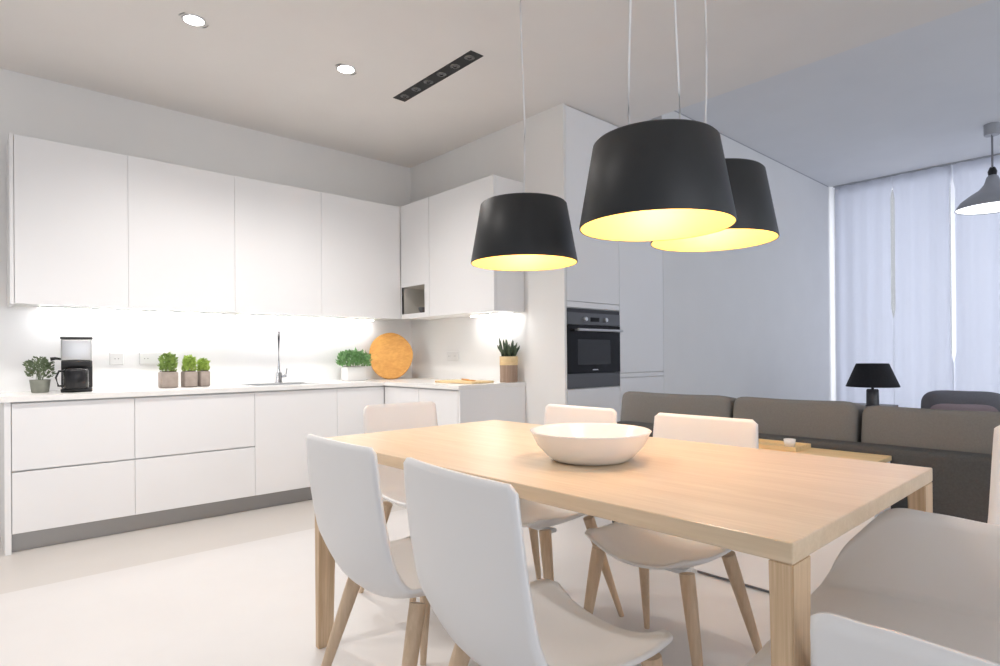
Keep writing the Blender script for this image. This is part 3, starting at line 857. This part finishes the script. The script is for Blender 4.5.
# striped vase plant
t = thing('potted_succulent', 'dark upright succulent in a striped brown cylinder pot at the worktop end', 'potted plant', (2.985, 3.205, WT))
obj('pot', lathe([(0, 0), (.064, 0), (.066, .004), (.066, .19), (.060, .19), (.058, .175), (.058, .01), (0, .01)], 40), 'wicker', t, 50)
obj('band', lathe([(.0665, .125), (.0672, .127), (.0672, .186), (.0665, .188)], 40), 'bamboo', t)
obj('soil', lathe([(0, .176), (.057, .174)], 24), 'soil', t)
bm = bm_new()
for k in range(26):
    a = k * 2.4; r = .008 + .042 * (k / 26); l = random.uniform(.09, .16); tl = random.uniform(.05, .55)
    d = Vector((math.cos(a) * tl, math.sin(a) * tl, 1)).normalized(); p = Vector((r * math.cos(a), r * math.sin(a), .172))
    add_tube(bm, [p, p + d * l * .4 + Vector((0, 0, .01)), p + d * l * .8, p + d * l], [.006, .010, .008, .001], 7)
obj('leaves', bm, 'leaf4', t, 'all')
# sockets on the splashback
def socket(x, y, ax, label, n=1):
    t = thing('power_socket', label, 'socket', (x, y, 1.03), 0 if ax == 'y' else -PI / 2, 'sockets on the splashback')
    w = .04 * n
    obj('cover_plate', box(-w, w, -.010, 0, -.04, .04, .003, 1), 'sock', t)
    for k in range(n):
        c = -w + .04 + .08 * k
        for q in (-.0095, .0095):
            bm = bm_new(); add_lathe(bm, [(0, .0012), (.0028, .0012), (.0028, 0), (0, 0)], 12)
            bmesh.ops.rotate(bm, verts=bm.verts, matrix=Matrix.Rotation(PI / 2, 3, 'X'))
            bmesh.ops.translate(bm, verts=bm.verts, vec=(c + q, -.010, 0))
            obj('pin_hole', bm, 'hole', t)
socket(.76, YB - .0018, 'y', 'white wall socket just right of the coffee maker')
socket(.97, YB - .0018, 'y', 'double white wall socket between the coffee maker and the herb pots', 2)
socket(XW - .0005, 3.98, 'x', 'double white wall socket on the side wall right of the chopping board', 2)

# ------------------------------------------------------------------ light
w = bpy.data.worlds.new('daylight'); sc.world = w; w.use_nodes = True
bg = w.node_tree.nodes['Background']; bg.inputs['Color'].default_value = (.90, .94, 1., 1); bg.inputs['Strength'].default_value = .4

def area(name, loc, rot, sx, sy, e, col):
    l = bpy.data.lights.new(name, 'AREA'); l.shape = 'RECTANGLE'; l.size = sx; l.size_y = sy; l.energy = e; l.color = col
    o = bpy.data.objects.new(name, l); C.objects.link(o); o.location = loc; o.rotation_euler = rot
    return o
area('daylight_left', (X0 + .03, .3, 1.35), (0, math.radians(-90), 0), 2.4, 3.7, 1, (.88, .93, 1.))      # through window_2
area('daylight_rear', (.2, Y0 + .03, 1.35), (math.radians(90), 0, 0), 4.3, 2.4, 44, (.90, .93, 1.))       # through window_3
area('daylight_living', (5.4, Y0 + .03, 1.4), (math.radians(90), 0, 0), 3.5, 2.5, 26, (.88, .93, 1.))     # through window_4
area('daylight_right', (XC + .42, .4, 1.55), (0, math.radians(90), 0), 2.9, 4.4, 95, (.93, .95, 1.))      # behind the curtains, through window_1

# ------------------------------------------------------------------ camera
cam = bpy.data.cameras.new('camera'); co = bpy.data.objects.new('camera', cam); C.objects.link(co)
cam.sensor_width = 36.; cam.sensor_fit = 'HORIZONTAL'; cam.lens = 596.34 / 1000 * 36.
cam.shift_y = (353.96 - 333) / 1000.; cam.clip_start = .02
yaw, pitch, roll = math.radians(42.135), math.radians(.172), math.radians(-.450)
F = Vector((math.sin(yaw) * math.cos(pitch), math.cos(yaw) * math.cos(pitch), math.sin(pitch)))
r = Vector((math.cos(yaw), -math.sin(yaw), 0)); u = r.cross(F)
cr, sr = math.cos(roll), math.sin(roll)
R3 = cr * r + sr * u; U3 = -sr * r + cr * u
mw = Matrix(((R3.x, U3.x, -F.x, 0), (R3.y, U3.y, -F.y, 0), (R3.z, U3.z, -F.z, CH), (0, 0, 0, 1)))
co.matrix_world = mw
sc.camera = co
vs = sc.view_settings; sc.display_settings.display_device = 'sRGB'
vs.view_transform = 'Standard'; vs.look = 'None'; vs.gamma = 1.; vs.use_curve_mapping = False; vs.exposure = 0.35
sc.cycles.diffuse_bounces = 7; sc.cycles.max_bounces = 12; sc.cycles.use_denoising = True
sc.cycles.sample_clamp_indirect = 8
